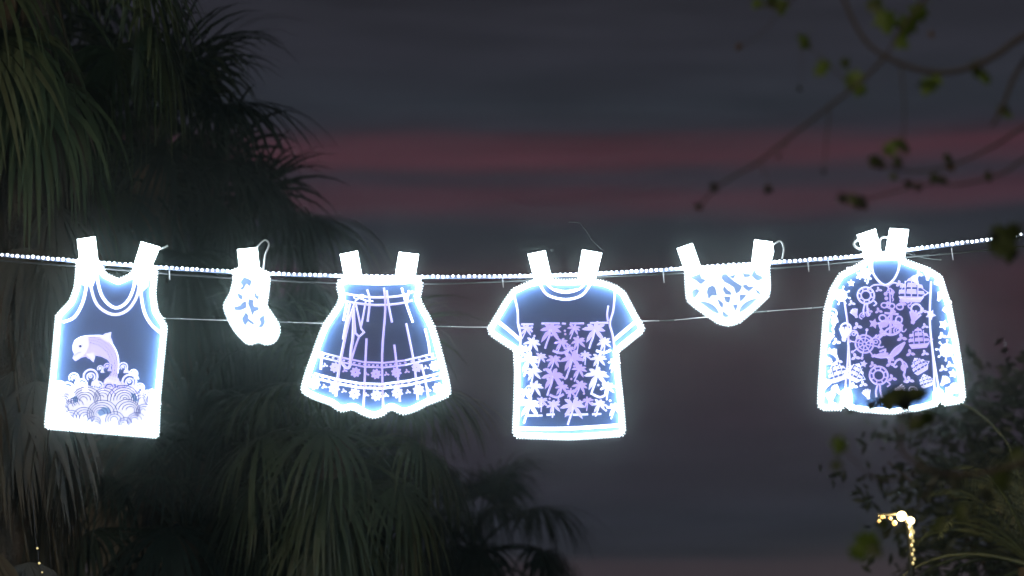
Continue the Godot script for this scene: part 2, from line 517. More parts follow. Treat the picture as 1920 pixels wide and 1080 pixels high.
func build_near_tree():
	var base := Vector3(3.0, 0, 7.0)
	var root := thing("broadleaf_tree", "foreground tree at the right whose thin twigs and lobed green leaves hang into view", "tree", base)
	part("trunk", trunk_mesh(6.2, 0.2, 0.1, Vector3(-0.2, 0, 0), 0.02), M.bark_pale, root)
	var lines := [
		[7.2, 0.014, [[2300, 120], [2050, 20], [1930, 62], [1860, 108], [1790, 134], [1720, 130], [1650, 100], [1610, 58], [1570, -30]]],
		[7.2, 0.007, [[1660, 106], [1620, 148], [1560, 196], [1490, 250], [1420, 305], [1350, 346], [1312, 386]]],
		[7.3, 0.0035, [[1688, 120], [1696, 200], [1692, 300]]], [7.2, 0.003, [[1556, 200], [1550, 260], [1545, 322]]],
		[7.0, 0.007, [[2100, 150], [1930, 232], [1870, 270], [1800, 304], [1720, 322], [1640, 305]]], [7.0, 0.006, [[2100, 200], [1930, 292], [1880, 325], [1800, 346], [1735, 346], [1600, 380]]],
		[7.1, 0.010, [[1990, 30], [1910, 130], [1880, 200], [1860, 236]]], [7.2, 0.008, [[1780, -60], [1725, 10], [1690, 55], [1662, 104]]], [7.2, 0.006, [[1540, -60], [1470, 10], [1420, 8]]],
		[6.8, 0.006, [[2150, 380], [1960, 410], [1890, 440], [1870, 470]]],
		[6.7, 0.012, [[2150, 800], [1930, 866], [1830, 888], [1760, 886], [1725, 872], [1690, 840], [1690, 760], [1640, 752]]], [7.2, 0.003, [[1600, 160], [1560, 128], [1530, 100], [1508, 72]]], [7.2, 0.002, [[1470, 10], [1430, 60], [1386, 90]]], [7.2, 0.0015, [[1500, 60], [1503, 120], [1500, 168]]], [7.2, 0.002, [[1480, 258], [1468, 280], [1460, 296]]], [7.2, 0.002, [[1424, 302], [1436, 330], [1440, 356]]], [7.0, 0.003, [[1740, 132], [1745, 150], [1742, 168]]], [7.0, 0.003, [[1850, 112], [1846, 128], [1846, 145]]], [6.7, 0.004, [[1735, 878], [1650, 900], [1580, 840]]], [6.7, 0.004, [[1760, 886], [1700, 980], [1620, 1020]]]]
	for l in lines:
		var pts := []; var rr := []
		for q in l[2]: pts.append(P(q[0], q[1], l[0]) - base)
		pts = spline(pts, false, 4)
		for i in pts.size(): rr.append(lerpf(l[1] * 0.8, l[1] * 0.4, float(i) / pts.size()))
		var st := sheet(); tube(st, pts, rr, 6)
		part("branch" if l[1] > 0.009 else "twig", done(st), M.bark_pale, root)
	var leaves := [   # place, size and kind of each leaf
		[1510, 78, 46, 0], [1545, 122, 36, 0], [1537, 133, 30, 0], [1600, 150, 50, 0], [1612, 165, 44, 0], [1585, 118, 26, 1], [1740, 160, 46, 0], [1755, 150, 34, 0], [1845, 140, 52, 0], [1830, 128, 36, 1], [1662, 38, 60, 0], [1702, 50, 60, 0], [1722, 26, 54, 0], [1640, 8, 44, 1], [1690, 78, 40, 0],
		[1747, 64, 16, 2], [1465, 12, 40, 0], [1448, 2, 32, 1], [1420, 6, 30, 0], [1386, 88, 18, 2], [1680, 268, 46, 0], [1668, 280, 36, 0], [1697, 276, 34, 1], [1640, 302, 32, 1], [1650, 308, 28, 3], [1684, 304, 30, 1], [1676, 330, 22, 1], [1704, 344, 26, 1], [1722, 350, 22, 3], [1778, 296, 28, 1], [1782, 312, 26, 2], [1752, 334, 26, 1], [1768, 338, 24, 3], [1855, 330, 28, 1],
		[1614, 380, 38, 3], [1580, 372, 28, 3], [1600, 374, 30, 1], [1340, 350, 26, 3], [1310, 387, 22, 3], [1440, 355, 24, 3], [1882, 206, 34, 1], [1890, 214, 26, 0], [1500, 166, 16, 3], [1460, 294, 10, 3], [1545, 322, 12, 3],
		[1878, 436, 52, 1], [1890, 452, 56, 1], [1868, 462, 40, 1], [1896, 476, 44, 1], [1905, 440, 40, 1], [1882, 470, 46, 1], [1865, 448, 34, 3], [1900, 430, 34, 1],
		[1690, 742, 60, 1], [1664, 752, 54, 1], [1714, 742, 54, 1], [1634, 762, 36, 3], [1606, 762, 28, 3], [1700, 756, 50, 3], [1676, 738, 40, 1], [1728, 736, 34, 1], [1740, 784, 44, 0], [1715, 795, 40, 1],
		[1575, 834, 44, 0], [1568, 872, 28, 1], [1625, 1018, 60, 0], [1608, 1036, 44, 0], [1640, 1030, 40, 1], [1660, 985, 36, 1], [1760, 985, 40, 1], [1800, 960, 44, 1], [1850, 930, 40, 3], [1880, 900, 50, 1], [1905, 850, 44, 1], [1790, 905, 34, 3]]
	var leaf := lobed_leaf()
	rng.seed = 77
	for l in leaves:
		var z := 6.9 + rng.randf_range(-0.25, 0.25)
		var size: float = l[2] / 670.0 * 1.0
		var b := Basis(Vector3(0, 0, 1), PI + rng.randf_range(-0.9, 0.9)) * Basis(Vector3(1, 0, 0), rng.randf_range(-0.5, 0.5)) * Basis(Vector3(0, 1, 0), rng.randf_range(-0.6, 0.6))
		part("leaf", leaf, M.leaf[l[3]], root, Transform3D(b * size, P(l[0], l[1], z) - base))

# ------------------------------------------------------------------ street lamp and small lights
func build_street_lamp():
	var z := -4.0
	var foot := P(1711, 1000, z); foot.y = 0
	var root := thing("street_lamp", "lit street lamp with warm bulbs on a side arm at the lower right", "street lamp", foot)
	var top := P(1704, 972, z) - foot
	var st := sheet()
	tube(st, [Vector3.ZERO, Vector3(0, 0.3, 0), Vector3(0, 0.32, 0), Vector3(0, top.y * 0.5, 0), top], [0.1, 0.09, 0.045, 0.03, 0.022], 12)
	var pole := part("pole", done(st), M.pole, root)
	st = sheet()
	var arm := []
	for q in [[1704, 972], [1692, 962], [1670, 964], [1646, 966]]: arm.append(P(q[0], q[1], z) - foot)
	tube(st, spline(arm), [0.011], 8)
	var bar := part("arm", done(st), M.pole, root)
	for q in [[1691, 968, 0.036, 1], [1708, 976, 0.027, 1], [1677, 981, 0.019, 0], [1669, 972, 0.013, 0], [1655, 970, 0.015, 0], [1649, 977, 0.013, 0]]:
		var b := sheet(); ball(b, Vector3.ZERO, q[2], 7, 12)
		part("lamp_bulb", done(b), M.warm_hot if q[3] else M.warm, bar, Transform3D(Basis.IDENTITY, P(q[0], q[1], z + 0.03) - foot))
	for i in 9:   # small bulbs wound up the pole
		var p := P(1709 + i * 0.55 + (1.5 if i % 2 else -1.5), 989 + i * 8.4, z + 0.05) - foot
		var b := sheet(); ball(b, Vector3.ZERO, 0.016 if i < 3 else 0.0095, 5, 8, Vector3(1, 1.35, 1))
		part("lamp_bulb", done(b), M.warm_soft, pole, Transform3D(Basis.IDENTITY, p))
	var l := OmniLight3D.new(); l.name = "street_lamp_light"
	l.light_color = Color(1.0, 0.86, 0.55); l.light_energy = 0.9; l.light_size = 0.03; l.omni_range = 40; l.omni_attenuation = 2.0; l.shadow_enabled = true
	root.add_child(l); l.position = P(1691, 968, z) - foot

func build_fairy_lights():
	var z := -1.2
	var top := P(66, 1000, z)
	var root := thing("fairy_light_string", "short string of tiny warm lights among the dead fronds at the lower left", "string lights", top)
	var st := sheet()
	var pts := []
	for q in [[60, 900], [66, 1000], [70, 1028], [73, 1056], [78, 1072], [80, 1100]]: pts.append(P(q[0], q[1], z) - top)
	tube(st, spline(pts), [0.003], 5)
	part("cable", done(st), M.cable, root)
	for q in [[70, 1028, 0.0075], [73.5, 1056, 0.008], [79, 1073, 0.006]]:
		var b := sheet(); ball(b, Vector3.ZERO, q[2], 5, 8)
		part("light_bulb", done(b), M.warm if q[2] > 0.009 else M.warm_soft, root, Transform3D(Basis.IDENTITY, P(q[0], q[1], z + 0.01) - top))

# ------------------------------------------------------------------ rope light and cables
func rope_line() -> Array:
	var pts := []
	for q in [[-40, 474], [0, 478], [80, 484.5], [150, 490], [320, 503], [480, 512], [640, 517.5], [800, 519.5], [900, 519], [1050, 516], [1200, 509], [1350, 499], [1500, 489], [1600, 481], [1700, 469], [1800, 456.5], [1860, 449], [1920, 440], [1980, 430]]:
		pts.append(P(q[0], q[1], 0.0))
	return spline(pts, false, 8)

func build_led_rope():
	var pts := rope_line()
	var mid: Vector3 = pts[pts.size() / 2]
	var root := thing("led_rope_light", "rope light dotted with small white bulbs, the washing line the glowing clothes hang from", "rope light", mid)
	var rel := []
	for p in pts: rel.append(p - mid)
	var st := sheet(); tube(st, rel, [0.0115], 8)
	part("rope", done(st), M.rope, root)
	var b := sheet(); ball(b, Vector3.ZERO, 0.0088, 6, 8)
	var bulb := done(b)
	var dist := 0.0; var next := 0.02
	for i in rel.size() - 1:
		var l: float = rel[i].distance_to(rel[i + 1])
		while next < dist + l:
			var p: Vector3 = rel[i].lerp(rel[i + 1], (next - dist) / l)
			part("led_bulb", bulb, M.bead, root, Transform3D(Basis.IDENTITY * rng.randf_range(0.85, 1.15), p + Vector3(0, rng.randf_range(0.0, 0.004), 0.008)))
			next += 0.0300 + rng.randf_range(-0.0025, 0.0025)
		dist += l

func cable(called: String, label: String, points: Array, r: float, mat: Material, z: float, ties := []):
	var at := P(points[0][0], points[0][1], z)
	var root := thing(called, label, "cable", at)
	var pts := []
	for q in points: pts.append(P(q[0], q[1], z) - at)
	var st := sheet(); tube(st, spline(pts, false, 6), [r], 6)
	part("wire", done(st), mat, root)
	for t in ties:
		st = sheet()
		var p := P(t[0], t[1], z) - at
		if t[2] == "tie":      # a cable tie with its tail
			tube(st, [p + Vector3(0, 0.03, 0.012), p + Vector3(0.002, 0, 0.016), p + Vector3(0.006, -0.045, 0.014)], [0.004, 0.004, 0.0025], 5)
			part("cable_tie", done(st), M.white_wire, root)
		else:                  # a crimped sleeve
			var d: Vector3 = (P(t[0] + 14, t[1] + t[3], z) - P(t[0] - 14, t[1] - t[3], z)) * 0.5
			tube(st, [p - d, p + d], [r * 1.9], 7)
			part("sleeve", done(st), M.steel, root)

func build_cables():
	cable("support_cable", "dark cable running just under the rope light with pale cable ties", [[-30, 486], [150, 500], [320, 514], [480, 524], [640, 531], [820, 532], [960, 527], [1100, 520], [1260, 513], [1420, 505], [1560, 494], [1700, 482], [1840, 470], [1960, 458]], 0.006, M.steel, -0.03,
		[[318, 512, "tie"], [942, 526, "tie"], [1243, 517, "tie"], [1514, 497, "tie"], [1552, 494, "tie"], [1784, 475, "tie"]])
	cable("bottom_wire", "thin lower wire that steadies the clothes, seen between the garments", [[296, 596], [430, 601], [600, 606], [720, 609], [830, 612], [930, 613], [1080, 608], [1200, 602], [1252, 601], [1330, 594], [1420, 585], [1540, 576]], 0.0024, M.white_wire, -0.025,
		[[325, 597, "sleeve", 0.6], [536, 604, "sleeve", 0.5], [832, 612, "sleeve", 0.4], [1250, 601, "sleeve", -0.6], [1424, 585, "sleeve", -1.0], [1536, 576, "sleeve", -1.0]])
	cable("loose_cable", "loose end of dark cable sticking out at the right of the jacket's collar", [[1690, 472], [1712, 478], [1738, 484], [1765, 487]], 0.005, M.steel, -0.05)
	cable("hooked_twig_wire", "short bent wire sticking up behind the t-shirt's right peg", [[1132, 470], [1112, 452], [1096, 428], [1086, 418], [1066, 416]], 0.004, M.cable, -0.08)

# ------------------------------------------------------------------ glowing garments
var gar: Node3D          # the garment being built
var gar_z := 0.0
var edge := PackedVector2Array()

func Z(x: float, y: float) -> Vector2:    # a drawing sheet's point, in metres from the garment's root
	var p := P(zoom_at.x + x / zoom_at.z, zoom_at.y + y / zoom_at.z, gar_z) - gar.position
	return Vector2(p.x, p.y)

func ZZ(list: Array) -> Array:
	var out := []
	for q in list: out.append(Z(q[0], q[1]))
	return out

func W(px: float) -> float: return px * 0.003142    # sheet pixels of the photograph to metres

func etch_for(at: Vector2) -> Material:
	var d := 9.0
	for i in edge.size():
		d = minf(d, at.distance_to(Geometry2D.get_closest_point_to_segment(at, edge[i], edge[(i + 1) % edge.size()])))
	return M.etch[0] if d < 0.085 else M.etch[1] if d < 0.14 else M.etch[2] if d < 0.2 else M.etch[3]

func mid_of(pts: Array) -> Vector2:
	var c := Vector2.ZERO
	for p in pts: c += p
	return c / pts.size()

func garment(called: String, label: String, category: String, sheet_at: Vector3, hang: Vector2, z: float, outline: Array, pegs: Array, border: float, round_it := true):
	gar_z = z
	var at := P(hang.x, hang.y, z)
	gar = thing(called, label, category, at, "")
	zoom_at = sheet_at
	var o := ZZ(outline)
	if round_it: o = spline(o, true, 3)
	edge = PackedVector2Array(o)
	var st := sheet(); plate(st, o, -0.004, 0.004)
	part("acrylic_panel", done(st), M.pane_frosted if called == "tank_top_light" else M.pane, gar)
	# the led strip that frames it
	var ins := Geometry2D.offset_polygon(edge, -W(border), Geometry2D.JOIN_ROUND)
	var big: PackedVector2Array = ins[0]
	for q in ins:
		if q.size() > big.size(): big = q
	st = sheet(); ridge(st, Array(big), W(border), 0.034, 0.0, true, 10)
	var frame := part("led_border", done(st), M.led, gar)
	# its row of leds along the rim
	st = sheet(); st.set_smooth_group(-1)
	var run := 0.0; var next := 0.0
	for i in edge.size():
		var a := edge[i]; var b := edge[(i + 1) % edge.size()]
		var l := a.distance_to(b)
		if l < 1e-5: continue
		var d := (b - a) / l
		var n := Vector2(d.y, -d.x) if not Geometry2D.is_polygon_clockwise(edge) else Vector2(-d.y, d.x)
		while next < run + l:
			var p := a + d * (next - run)
			var c := [p - d * 0.003, p + d * 0.003, p + d * 0.002 + n * 0.011, p - d * 0.002 + n * 0.011]
			plate(st, c, -0.004, 0.004)
			next += 0.0165
		run += l
	var teeth := part("led_row", done(st), M.tooth, frame)
	teeth.set_meta("kind", "stuff")
	for q in pegs:
		var pz := ZZ(q)
		st = sheet(); plate(st, pz, 0.012, 0.028)
		var inner := pz
		ridge(st, inner, W(2.0), 0.012, 0.02, true, 8)
		part("clothes_peg_light", done(st), M.led, gar)
	var light := AreaLight3D.new(); light.name = "glow_light"
	var box := Rect2(edge[0], Vector2.ZERO)
	for p in edge: box = box.expand(p)
	light.area_size = box.size * 0.8
	light.light_energy = 0.05 * box.size.x * box.size.y
	light.light_color = Color(0.88, 0.96, 1.0)
	light.shadow_enabled = true
	light.area_range = 25.0
	gar.add_child(light)
	light.position = Vector3(box.get_center().x, box.get_center().y, 0.06)
	light.rotation.y = PI      # shines towards the viewers

func etch_line(called: String, pts: Array, w: float, mat: Material = null, smooth := true, closed := false, depth := 0.004):
	var o := ZZ(pts)
	if smooth and o.size() > 2: o = spline(o, closed, 4)
	var st := sheet(); ridge(st, o, W(w) * 0.5, depth, 0.006, closed, 6)
	return part(called, done(st), mat if mat else etch_for(mid_of(o)), gar)

func etch_shape(called: String, pts: Array, mat: Material = null, smooth := false, z0 := 0.005, z1 := 0.009):
	var o := ZZ(pts)
	if called == "clear_gap": o = Array(Geometry2D.offset_polygon(PackedVector2Array(o), W(1.0), Geometry2D.JOIN_ROUND)[0])
	if smooth: o = spline(o, true, 3)
	var st := sheet(); plate(st, o, z0, z1)
	return part(called, done(st), mat if mat else etch_for(mid_of(o)), gar)

# a motif is drawn in its own units: strokes [points, width, closed], shapes [points]
func motif(called: String, x: float, y: float, size: float, turn: float, strokes: Array, shapes: Array, mat: Material = null):
	var st := sheet()
	var c := Z(x, y)
	var k := W(size / zoom_at.z)
	var n := 0
	var f := func(q): return c + Vector2(q[0], -q[1]).rotated(-turn) * k
	for s in shapes:
		var o := []
		for q in s: o.append(f.call(q))
		plate(st, o, 0.005 + 0.0002 * n, 0.009 + 0.0002 * n)
		n += 1
	for s in strokes:
		var o := []
		for q in s[0]: o.append(f.call(q))
		if o.size() > 2: o = spline(o, s.size() > 2 and s[2], 3)
		ridge(st, o, k * s[1] * 0.5, 0.004, 0.007 + 0.0002 * n, s.size() > 2 and s[2], 6)
		n += 1
	return part(called, done(st), mat if mat else etch_for(c), gar)

func ring_pts(cx: float, cy: float, rx: float, ry: float, a0 := 0.0, a1 := TAU, n := 16) -> Array:
	var out := []
	for i in n: out.append([cx + rx * cos(a0 + (a1 - a0) * i / (n if absf(a1 - a0) > 6.28 else n - 1)), cy + ry * sin(a0 + (a1 - a0) * i / (n if absf(a1 - a0) > 6.28 else n - 1))])
	return out

func petal(a: float, r0: float, r1: float, w: float, bend := 0.0) -> Array:
	var d := Vector2(cos(a), sin(a)); var n := Vector2(-d.y, d.x)
	var out := []
	for q in [[r0, -0.15], [lerpf(r0, r1, 0.4), -0.5], [lerpf(r0, r1, 0.75), -0.4], [r1, 0.0], [lerpf(r0, r1, 0.75), 0.4], [lerpf(r0, r1, 0.4), 0.5], [r0, 0.15]]:
		var t: float = (q[0] - r0) / (r1 - r0)
		var p: Vector2 = d * q[0] + n * (q[1] * w) + Vector2(0, bend * t * t)
		out.append([p.x, p.y])
	return out

func star_pts(r: float, inner: float, n := 5, turn := -PI / 2) -> Array:
	var out := []
	for i in n * 2:
		var a := turn + PI * i / n
		out.append([cos(a) * (r if i % 2 == 0 else inner), sin(a) * (r if i % 2 == 0 else inner)])
	return out

func palm_motif(x, y, size, lean := 0.0):
	var shapes := []
	for a in [-2.95, -2.2, -1.35, -0.6, -0.1, 0.75, 2.3]: shapes.append(petal(a + rng.randf_range(-0.12, 0.12), 0.04, 1.12 * rng.randf_range(0.85, 1.1), 0.36, 0.32))
	motif("palm_motif", x, y, size, lean, [[[[0, 0], [-0.12, 0.6], [-0.34, 1.2], [-0.5, 1.7]], 0.2]], shapes)

func daisy(x, y, r):
	var shapes := []
	for i in 8: shapes.append(petal(i * TAU / 8, 0.1, 1.0, 0.55))
	motif("flower_motif", x, y, r, 0.2, [], shapes)

func sprig(x, y, r):
	motif("leaf_motif", x, y, r, 0.3, [], [petal(0.0, 0, 1, 0.6), petal(2.3, 0, 1, 0.6), petal(-2.2, 0, 0.9, 0.6)])

func starfish(x, y, r, turn := 0.0): motif("starfish_motif", x, y, r, turn, [], [star_pts(1.0, 0.5)])

func wheel_motif(x, y, r, turn := 0.0):
	var s := [[ring_pts(0, 0, 0.72, 0.72), 0.16, true], [ring_pts(0, 0, 0.48, 0.48, 0.0, TAU, 12), 0.1, true], [ring_pts(0, 0, 0.16, 0.16, 0.0, TAU, 8), 0.12, true]]
	for i in 8:
		var a := i * TAU / 8
		s.append([[[0.1 * cos(a), 0.1 * sin(a)], [1.15 * cos(a), 1.15 * sin(a)]], 0.11])
	var sh := []
	for i in 8:
		var a := i * TAU / 8
		sh.append(ring_pts(1.18 * cos(a), 1.18 * sin(a), 0.13, 0.13, 0.0, TAU, 7))
	motif("wheel_motif", x, y, r, turn, s, sh)

func life_ring(x, y, r, tails := true):
	var s := [[ring_pts(0, 0, 0.86, 0.86), 0.2, true], [ring_pts(0, 0, 0.5, 0.5, 0.0, TAU, 12), 0.17, true]]
	for i in 8:
		var a := i * TAU / 8 + 0.3
		s.append([[[0.5 * cos(a), 0.5 * sin(a)], [0.92 * cos(a), 0.92 * sin(a)]], 0.15])
	if tails:
		s.append([[[-0.1, 0.85], [-0.3, 1.5], [-0.28, 2.1]], 0.2]); s.append([[[0.1, 0.85], [0.1, 1.5], [0.25, 2.15]], 0.2])
		s.append([[[0.7, 0.5], [1.05, 0.85], [0.75, 1.1]], 0.17])
	motif("life_ring_motif", x, y, r, 0.0, s, [])

func anchor_motif(x, y, r, turn := 0.0):
	motif("anchor_motif", x, y, r, turn, [[[[0, -0.75], [0, 0.85]], 0.2], [[[-0.45, -0.45], [0.45, -0.45]], 0.16], [ring_pts(0, -0.95, 0.17, 0.17, 0.0, TAU, 8), 0.1, true], [[[-0.75, 0.2], [-0.55, 0.7], [0, 0.95], [0.55, 0.7], [0.75, 0.2]], 0.17],
		[[[-0.4, -0.9], [0.2, -0.6], [-0.25, -0.1], [0.3, 0.25], [-0.2, 0.6], [-0.55, 1.1], [-0.75, 1.3]], 0.15], [ring_pts(-0.5, -0.95, 0.2, 0.16, 0.0, TAU, 8), 0.1, true], [ring_pts(0.5, -0.95, 0.22, 0.18, 0.0, TAU, 8), 0.1, true], [ring_pts(-0.55, -0.1, 0.22, 0.2, 0.0, TAU, 8), 0.12, true], [ring_pts(0.5, -0.1, 0.2, 0.22, 0.0, TAU, 8), 0.12, true]],
		[petal(0.5, 0.1, 0.9, 0.5), petal(2.6, 0.1, 0.9, 0.5)])

func ship_motif(x, y, r, turn := 0.0):
	motif("sailing_ship_motif", x, y, r, turn, [[[[0, -1.1], [0, 0.5]], 0.09], [[[-0.5, -0.75], [-0.5, 0.5]], 0.08], [[[0.5, -0.8], [0.5, 0.5]], 0.08], [[[0.85, 0.45], [1.35, 0.1]], 0.1], [[[-0.9, 0.62], [0, 0.72], [0.9, 0.55]], 0.12], [[[0.0, -1.1], [0.6, -0.4], [1.3, 0.1]], 0.05], [[[0, -1.1], [-0.5, -0.6], [-0.95, 0.35]], 0.05]],
		[[[-1.0, 0.5], [1.0, 0.45], [0.7, 0.9], [-0.75, 0.95]], [[-0.28, -0.95], [0.28, -0.98], [0.36, -0.78], [-0.34, -0.75]], [[-0.3, -0.62], [0.34, -0.62], [0.4, -0.3], [-0.36, -0.28]], [[-0.34, -0.1], [0.38, -0.12], [0.4, 0.25], [-0.4, 0.25]], [[-0.85, -0.5], [-0.45, -0.5], [-0.46, -0.25], [-0.9, -0.2]], [[-0.95, -0.02], [-0.46, -0.05], [-0.5, 0.25], [-1.0, 0.28]], [[0.48, -0.55], [0.82, -0.5], [0.92, -0.25], [0.5, -0.25]], [[0.5, 0.0], [0.95, 0.0], [1.05, 0.25], [0.52, 0.25]]])

func seahorse(x, y, r, turn := 0.0):
	motif("seahorse_motif", x, y, r, turn, [[[[-0.75, -0.35], [-0.6, -0.65], [-0.2, -0.85], [0.1, -0.6], [0.15, -0.2], [0.35, 0.2], [0.3, 0.6], [0.2, 1.0], [0.4, 1.4], [0.2, 1.75]], 0.26], [[[-0.75, -0.35], [-0.9, -0.1], [-0.7, 0.05], [-0.5, -0.1]], 0.2], [[[0.2, -0.6], [0.5, -0.3], [0.65, 0.1]], 0.16]], [ring_pts(0.2, 0.1, 0.34, 0.42, 0.0, TAU, 10)])

func shell_motif(x, y, r, turn := 0.0):
	var s := []
	for i in 5:
		var a := -PI / 2 + (i - 2) * 0.45
		s.append([[[0, 0.7], [cos(a) * 0.9, sin(a) * 0.9]], 0.3])
	motif("shell_motif", x, y, r, turn, s, [[[-0.3, 0.6], [0.3, 0.6], [0.2, 0.95], [-0.2, 0.95]]])

func bird_motif(x, y, r, turn := 0.0):
	motif("bird_motif", x, y, r, turn, [[[[-1.0, 0.15], [-0.5, 0.25], [0, 0.2], [0.3, 0.35]], 0.25], [[[0.1, 0.15], [0.5, -0.35], [1.15, -0.75]], 0.14], [[[0.35, 0.2], [0.8, -0.15], [1.15, -0.75]], 0.14], [[[-0.3, 0.1], [-0.2, -0.25], [-0.6, -0.1]], 0.15]], [petal(2.9, 0.0, 1.05, 0.3), [[0.1, 0.1], [0.55, -0.3], [1.0, -0.6], [0.7, -0.05], [0.3, 0.3]], [[-0.2, 0.2], [0.3, 0.2], [0.4, 0.55], [0.0, 0.5]]])

func build_tank_top():
	garment("tank_top_light", "glowing white tank top panel with a leaping dolphin over waves, leftmost on the line", "light panel", Vector3(60, 420, 2.57), Vector2(210, 492), 0.03,
		[[218, 190], [215, 250], [208, 310], [185, 372], [120, 440], [108, 580], [94, 730], [66, 968], [70, 982], [330, 1004], [600, 1026], [607, 1015], [612, 850], [630, 660], [646, 500], [640, 480], [602, 420], [590, 340], [600, 215], [560, 188], [510, 186], [475, 245], [415, 270], [352, 240], [326, 180]],
		[[[226, 82], [303, 70], [318, 200], [240, 205]], [[532, 95], [612, 118], [568, 222], [498, 205]]], 4.1, false)
	# trims of neck and armholes
	etch_line("neck_trim", [[312, 215], [320, 290], [345, 360], [400, 405], [455, 380], [490, 310], [500, 225]], 6)
	etch_line("neck_trim", [[280, 215], [284, 300], [315, 390], [385, 436], [455, 420], [505, 350], [530, 230]], 6)
	etch_line("armhole_trim", [[268, 215], [265, 290], [245, 380], [205, 450], [150, 474]], 6)
	etch_line("armhole_trim", [[530, 230], [525, 320], [540, 420], [575, 485], [620, 525]], 6)
	etch_shape("strap", [[240, 190], [330, 190], [318, 235], [295, 300], [262, 300], [232, 290]], M.etch[0])
	etch_shape("strap", [[500, 190], [570, 215], [560, 300], [530, 330], [505, 290]], M.etch[0])
	# leaping dolphin
	etch_shape("dolphin", [[196, 585], [204, 565], [235, 546], [290, 539], [330, 544], [352, 541], [380, 541], [378, 553], [365, 560], [395, 590], [412, 625], [419, 670], [414, 715], [412, 745], [428, 780], [405, 772], [385, 770], [345, 770], [350, 752], [372, 735], [386, 710], [385, 685], [365, 655], [335, 640], [298, 633], [288, 645], [272, 650], [262, 640], [240, 644], [222, 655], [210, 662], [196, 648], [204, 628], [196, 610]], M.etch[2])
	etch_shape("dolphin_fin", [[330, 548], [352, 530], [384, 522], [380, 545], [392, 575], [360, 566]], M.etch[1], false, 0.0092, 0.0102)
	etch_shape("dolphin_flipper", [[262, 628], [296, 622], [306, 640], [298, 668], [284, 656]], M.etch[1], false, 0.0092, 0.0102)
	etch_shape("dolphin_tail_fluke", [[345, 772], [362, 742], [396, 735], [412, 742], [440, 784], [412, 776], [388, 768]], M.etch[1], false, 0.0092, 0.0102)
	etch_line("dolphin_back", [[206, 566], [240, 546], [300, 540], [350, 545], [395, 592], [416, 650], [414, 720]], 3.0, M.etch[0])
	etch_shape("dolphin_head", [[196, 586], [206, 566], [234, 549], [268, 542], [275, 580], [262, 618], [240, 642], [222, 653], [210, 660], [198, 648], [206, 628], [198, 610]], M.etch[1], false, 0.0095, 0.0105)
	var st := sheet()
	rng.seed = 12
	for i in 30:
		for k in 3:
			var a := lerpf(-1.5, 0.5, i / 29.0)
			var r := lerpf(108.0, 150.0, (k + 0.6) / 3.2)
			var p := Z(272 + cos(a) * r + rng.randf_range(-2, 2), 690 + sin(a) * r + rng.randf_range(-2, 2))
			plate(st, [p + Vector2(-0.003, 0), p + Vector2(0, 0.003), p + Vector2(0.003, 0), p + Vector2(0, -0.003)], 0.009, 0.0108)
	part("dolphin_speckles", done(st), M.groove, gar).set_meta("kind", "stuff")
	etch_shape("dolphin_eye", [[228, 588], [236, 584], [242, 590], [236, 597], [229, 596]], M.groove, false, 0.0106, 0.0116)
	etch_line("dolphin_mouth", [[202, 640], [218, 626], [238, 618]], 1.8, M.groove, true, false, 0.006)
	# curling wave crests
	for q in [[203, 742, 26, 0], [283, 735, 38, 1], [330, 698, 16, 1], [364, 688, 18, 2], [440, 690, 24, 1], [490, 722, 22, 0], [470, 760, 38, 1], [520, 790, 24, 0], [405, 755, 16, 2], [555, 830, 30, 0], [170, 800, 40, 0], [240, 775, 30, 0], [320, 782, 26, 1], [372, 790, 28, 2], [430, 786, 26, 2], [480, 806, 30, 1], [590, 838, 28, 0], [136, 780, 26, 0]]:
		motif("wave_crest", q[0], q[1], q[2], 0.0, [[ring_pts(0, 0, 0.86, 0.86, 2.6, 7.6, 14), 0.26], [ring_pts(0.05, 0.08, 0.48, 0.48, 2.2, 7.2, 12), 0.2], [ring_pts(0, 0, 0.16, 0.16, 0.0, TAU, 8), 0.2, true]], [[[0.2, 0.7], [0.85, 0.3], [1.3, 1.2], [0.1, 1.2]]], M.etch[q[3]])
	# the sea below: a scalloped plate with arcs cut into it
	etch_shape("sea", [[112, 765], [140, 762], [165, 775], [192, 782], [225, 772], [262, 776], [300, 790], [345, 792], [385, 788], [425, 792], [470, 788], [500, 812], [530, 806], [560, 802], [590, 808], [598, 1008], [330, 985], [84, 962], [100, 860]], M.sea, true)
	etch_shape("sea_bed", [[84, 940], [200, 950], [330, 968], [470, 975], [598, 985], [598, 1008], [330, 992], [84, 966]], M.etch[0], false, 0.0092, 0.0105)
	etch_shape("sea_foam", [[100, 790], [140, 800], [160, 840], [175, 900], [200, 950], [84, 940], [100, 860]], M.etch[0], false, 0.0092, 0.0105)
	etch_shape("sea_foam", [[590, 830], [555, 880], [540, 930], [560, 980], [598, 985]], M.etch[0], false, 0.0092, 0.0105)
	for q in [[262, 850, 70, 6], [352, 838, 52, 5], [440, 845, 74, 7], [205, 880, 44, 4], [340, 915, 72, 7], [460, 900, 60, 5], [250, 930, 50, 5], [400, 945, 44, 4], [520, 850, 40, 4], [545, 905, 40, 4], [155, 850, 34, 3], [505, 950, 44, 4], [190, 935, 40, 3], [150, 905, 30, 3], [300, 960, 34, 3], [570, 840, 28, 3], [450, 965, 34, 3]]:
		var s := []
		var sway := rng.randf_range(-0.7, 0.7)
		for i in q[3]:
			var rr: float = 1.0 - i * 13.0 / q[2]
			if rr * q[2] > 8.0: s.append([ring_pts((1.0 - rr) * sway, 0, rr, rr * 0.9, PI * 0.9 + sway, PI * 2.1 + sway, 14), 0.05])
		st = sheet()
		var c := Z(q[0], q[1]); var k: float = W(q[2] / zoom_at.z)
		var n := 0
